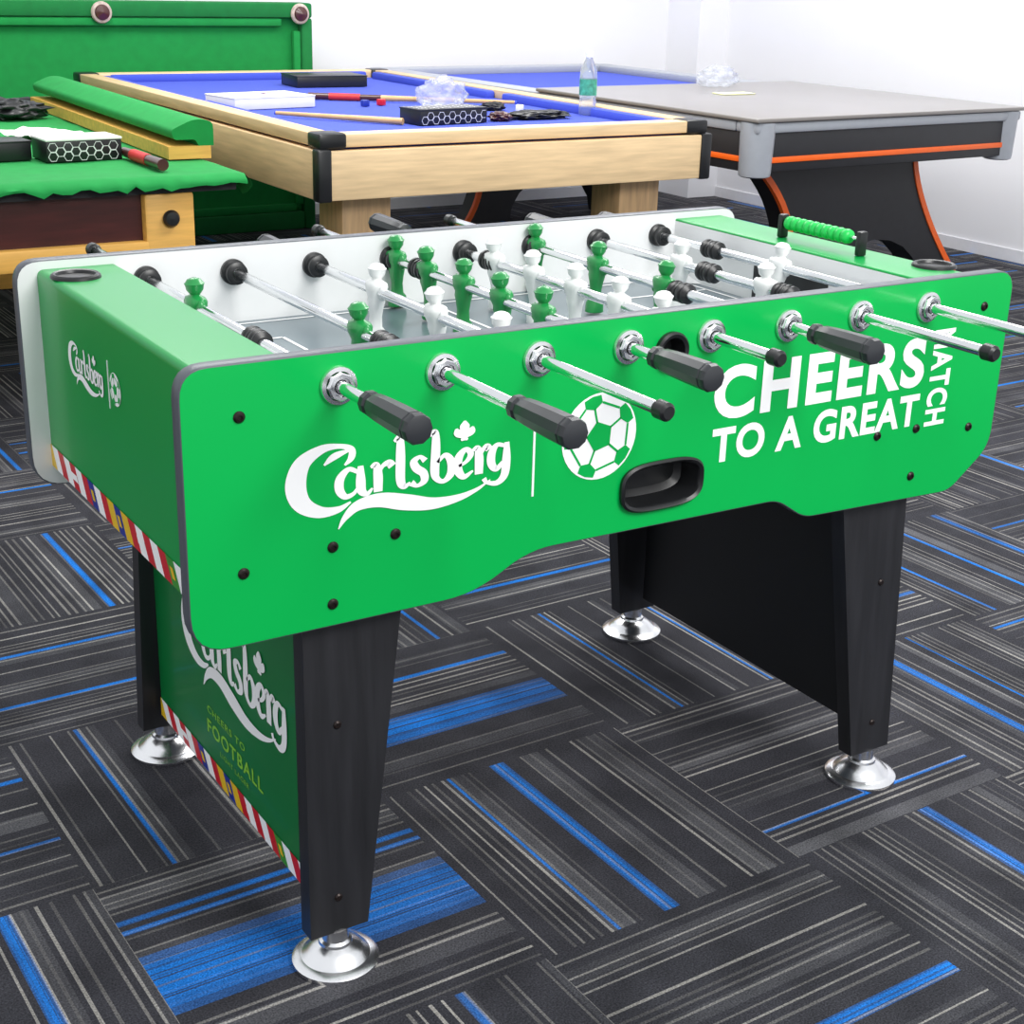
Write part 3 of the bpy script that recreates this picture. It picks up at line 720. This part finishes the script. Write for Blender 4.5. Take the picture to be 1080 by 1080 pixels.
bm=bmesh.new(); prism_along(bm,a+Vector((0,0,.04)),b_+Vector((0,0,.04)),rpoly([(-.08,0,0),(-.03,0,0),(-.02,.02,.01),(.05,.02,.01),(.06,.05,.02),(-.02,.085,.03),(-.08,.075,.02)],4)); finish('felt_cushion',bm,GCL,RL)
# black card with a white hexagon line pattern
BXM=mat('black_card',(24,24,27),.4,noise_amt=.05)
HEX=mat('hexagon_print',(215,215,215),.5,noise_amt=.02)
def hexes(bm,x0,x1,z0,z1,y,r,lw=.0022):
    dx=r*1.5; dz=r*math.sqrt(3); i=0; x=x0+r
    while x<x1-r*.6:
        z=z0+dz*.5+(dz*.5 if i%2 else 0)
        while z<z1-dz*.3:
            for k in range(6):
                a0=k*PI/3; a1=(k+1)*PI/3
                P=[(x+q*math.cos(t),z+q*math.sin(t)) for q,t in ((r-lw,a0),(r,a0),(r,a1),(r-lw,a1))]
                P=[(min(x1,max(x0,u)),min(z1,max(z0,w))) for u,w in P]
                if len({(round(u,5),round(w,5)) for u,w in P})==4: quad(bm,[(u,y,w) for u,w in P])
            z+=dz
        x+=dx; i+=1
def cardbox(px_,py_,z,sx,sy,sz,rz,label,top=None,side=None,name='accessory_box',prints=0):
    p=onto(px_,py_,z); t=thing(name,label,'box',(p.x,p.y,z),rz=rz,local=True)
    bm=bmesh.new(); bx(bm,-sx/2,sx/2,-sy/2,sy/2,0,sz*.97,0,.003); bd=finish('box_body',bm,side or BXM,t)
    bm=bmesh.new(); bx(bm,-sx/2-.002,sx/2+.002,-sy/2-.002,sy/2+.002,sz*.9,sz,0,.002); ld=finish('lid',bm,top or BP,t)
    if prints==2:
        bm=bmesh.new(); hexes(bm,-sx/2+.004,sx/2-.004,.003,sz*.88,-sy/2-.001,.016); 
        finish('hexagon_pattern',bm,HEX,bd,smooth=0)
        bm=bmesh.new(); hexes(bm,-sx/2+.004,sx/2-.004,-sy/2+.004,sy/2-.004,0,.018,.003)
        for v in bm.verts: v.co=Vector((v.co.x,v.co.z,sz+.0012))
        finish('hexagon_pattern',bm,HEX,ld,smooth=0)
    if prints==1:
        bm=bmesh.new(); rr2=random.Random(5)
        for k in range(6):
            x=sx*(.02+.07*k); y=sy*rr2.uniform(-.35,.25); quad(bm,[(x,y,sz+.001),(x+.022,y,sz+.001),(x+.022,y+.02,sz+.001),(x,y+.02,sz+.001)],rr2.randrange(4))
        finish('coloured_print',bm,[FL['r'],FL['y'],FL['b'],LG],t,smooth=0)
    return t
cardbox(82,167,GZ+.003,.24,.14,.07,.05,'black box with white hexagon pattern on the green cloth beside the red cue',PAP,prints=2)
cardbox(0,168,GZ+.003,.16,.12,.06,.1,'plain black box at the left end of the green cloth',BP,BP)
def sheet(px_,py_,z,sx,sy,rz,label,seed,name='paper_sheet',mt=None,amp=.012):
    p=onto(px_,py_,z); bm=bmesh.new(); n_=12; g=[]
    for j in range(n_+1):
        g.append([bm.verts.new((sx*(i/n_-.5),sy*(j/n_-.5),.002+amp*(1+noise.noise(Vector((i*.35+seed,j*.35,seed))))*.7)) for i in range(n_+1)])
    for j in range(n_):
        for i in range(n_): bm.faces.new((g[j][i],g[j][i+1],g[j+1][i+1],g[j+1][i]))
    o=finish(name,bm,mt or PAP,smooth=50,loc=(p.x,p.y,z)); o.rotation_euler=(0,0,rz); tag(o,label,'paper'); return o
sheet(42,146,GZ+.003,.22,.26,.3,'crumpled white paper sheet behind the patterned box on the green cloth',2,amp=.025)
def cue(A_,B_,r0,r1,label,wrap=True,butt=CUED,group=None):
    A_=Vector(A_);B_=Vector(B_); t=thing('cue_stick',label,'cue',A_); d=B_-A_
    bm=bmesh.new(); tube(bm,A_,A_+d*.35,r0,14,r1=r0*.9); finish('butt',bm,butt,t)
    bm=bmesh.new(); tube(bm,A_+d*.35,A_+d*.99,r0*.88,14,r1=r1); finish('shaft',bm,CUE,t)
    if wrap:
        bm=bmesh.new(); tube(bm,A_+d*.1,A_+d*.25,r0*1.06,14); finish('wrap',bm,REDP,t)
    bm=bmesh.new(); tube(bm,A_+d*.99,B_,r1,14); finish('tip',bm,BLUE,t)
a=onto(172,174,GZ+.022); b_=onto(131,160,GZ+.022)
t=thing('cue_stick','short cue butt with red wrap on the green cloth','cue',a); d=b_-a
bm=bmesh.new(); tube(bm,a,b_,.018,16,r1=.015); finish('butt',bm,CUED,t)
bm=bmesh.new(); tube(bm,a+d*.35,a+d*.75,.0185,16); finish('wrap',bm,REDP,t)
a=onto(30,107,GZ+.022); b_=onto(-30,112,GZ+.022); cue(a,b_,.02,.016,'dark cue lying beyond the black bag on the green cloth',False,BP)
def blob(name,P,sx,sy,sz,mt,label,cat_,seed=0,amp=.35,fr=3):
    t=bmesh.new(); bmesh.ops.create_icosphere(t,subdivisions=4,radius=1)
    for v in t.verts:
        n_=noise.noise(v.co*fr+Vector((seed,0,0)))+.5*noise.noise(v.co*fr*2.3+Vector((0,seed,0)))
        v.co*=1+amp*n_
        v.co=Vector((v.co.x*sx,v.co.y*sy,max(0,v.co.z*.5+.4)*sz))
    o=finish(name,t,mt,smooth=80,loc=P); tag(o,label,cat_); return o
blob('cue_bag',onto(12,125,GZ+.004),.13,.08,.08,BP,'black crumpled cue bag behind the white paper on green cloth','bag',12)
OB=OZ-.033
def onb(px_,py_,dz=0): return at(px_,py_,2,OB+dz)
cue(onb(325,101,.014),onb(545,108,.014),.014,.007,'longer cue with red wrap behind the boxes on blue cloth')
cue(onb(425,128,.012),onb(290,119,.012),.012,.007,'short pale cue nearest the oak rail on blue cloth',False,CUE)
cardbox(275,112,OB,.36,.22,.045,.15,'flat white box with small coloured print near the left rail of the blue cloth',PAP,PAP,'ball_box',prints=1)
cardbox(342,90,OB,.34,.2,.05,-.05,'black box lying behind the white box on blue cloth',BP,BP)
cardbox(468,129,OB,.30,.13,.055,.12,'black box with white hexagon pattern near the middle of the blue cloth',BP,prints=2)
blob('cloth_cover',onb(566,125),.13,.05,.035,BP,'crumpled black cover beside the bottle on blue cloth','cover',3)
blob('glove',onb(527,127),.045,.04,.035,CUED,'small dark red glove between patterned box and black cover','glove',8)
blob('cloth_pouch',onb(520,116),.05,.035,.035,BKB,'small black pouch behind the dark red glove on blue cloth','pouch',5)
for k,(qx,qy,mm,cn) in enumerate([(385,112,FL['b'],'blue'),(402,111,FL['r'],'red'),(548,117,PAP,'white')]):
    p=onb(qx,qy); bm=bmesh.new(); bx(bm,-.014,.014,-.014,.014,0,.024,0,.003,M=Matrix.Rotation(.4*k,4,'Z')); o=finish('chalk_cube',bm,mm,loc=p); tag(o,cn+' chalk cube lying loose on the blue cloth','chalk')
blob('plastic_bag',onb(466,114),.10,.055,.13,PL,'crumpled clear plastic bag on the blue cloth','plastic bag',1,.35,2.2)
gp=at(774,99,2,.803)
bm=bmesh.new(); bx(bm,-.09,.09,-.04,.04,0,.004,0,.001); o=finish('paper_slip',bm,mat('pale_yellow_paper',(240,240,190),.7,noise_amt=.02),loc=(gp.x,gp.y,.803)); tag(o,'pale yellow paper slip beside the bag on the grey board','paper')
gp=at(757,91,2,.803); blob('plastic_bag',gp,.10,.07,.10,PL,'crumpled clear plastic bag on the grey board','plastic bag',9,.35,2.2)
P=onb(619,121); bt=thing('water_bottle','clear plastic water bottle with green label standing on the blue table','bottle',(P.x,P.y,OB),local=True)
bm=bmesh.new(); lathe(bm,[(.0001,.004),(.03,0),(.034,.006),(.034,.05),(.032,.06),(.034,.07),(.034,.15),(.03,.175),(.014,.21),(.013,.222)],I4,28,cap=False); finish('bottle_body',bm,BOT,bt)
bm=bmesh.new(); lathe(bm,[(.0345,.075),(.0345,.135)],I4,28,cap=False); finish('label_wrap',bm,TEAL,bt)
bm=bmesh.new(); lathe(bm,[(.015,.216),(.0155,.235),(.013,.238)],I4,20); finish('cap',bm,WH,bt)
# ---------------- light ----------------
w=bpy.data.worlds.new('world'); SC.world=w; w.use_nodes=True; w.node_tree.nodes['Background'].inputs[0].default_value=(.94,.97,1,1); w.node_tree.nodes['Background'].inputs[1].default_value=.92
def area(name,loc,sx,sy,e,rot=(0,0,0)):
    l=bpy.data.lights.new(name,'AREA'); l.shape='RECTANGLE'; l.size=sx; l.size_y=sy; l.energy=e; l.color=(1,.99,.97)
    o=bpy.data.objects.new(name,l); C.objects.link(o); o.location=loc; o.rotation_euler=rot; return o
area('ceiling_and_fill_light',(1.1,-2.3,2.9),1.8,1.2,105,(.75,0,0)); area('ceiling_and_fill_light',(2.6,1.2,3.0),1.2,1.2,60); area('ceiling_and_fill_light',(1.2,3.6,3.0),1.4,1.4,70); area('ceiling_and_fill_light',(3.9,3.8,3.0),1.4,1.4,62)  # first one is an added front fill, tilted to brighten the table's front panel
bpy.context.view_layer.update()
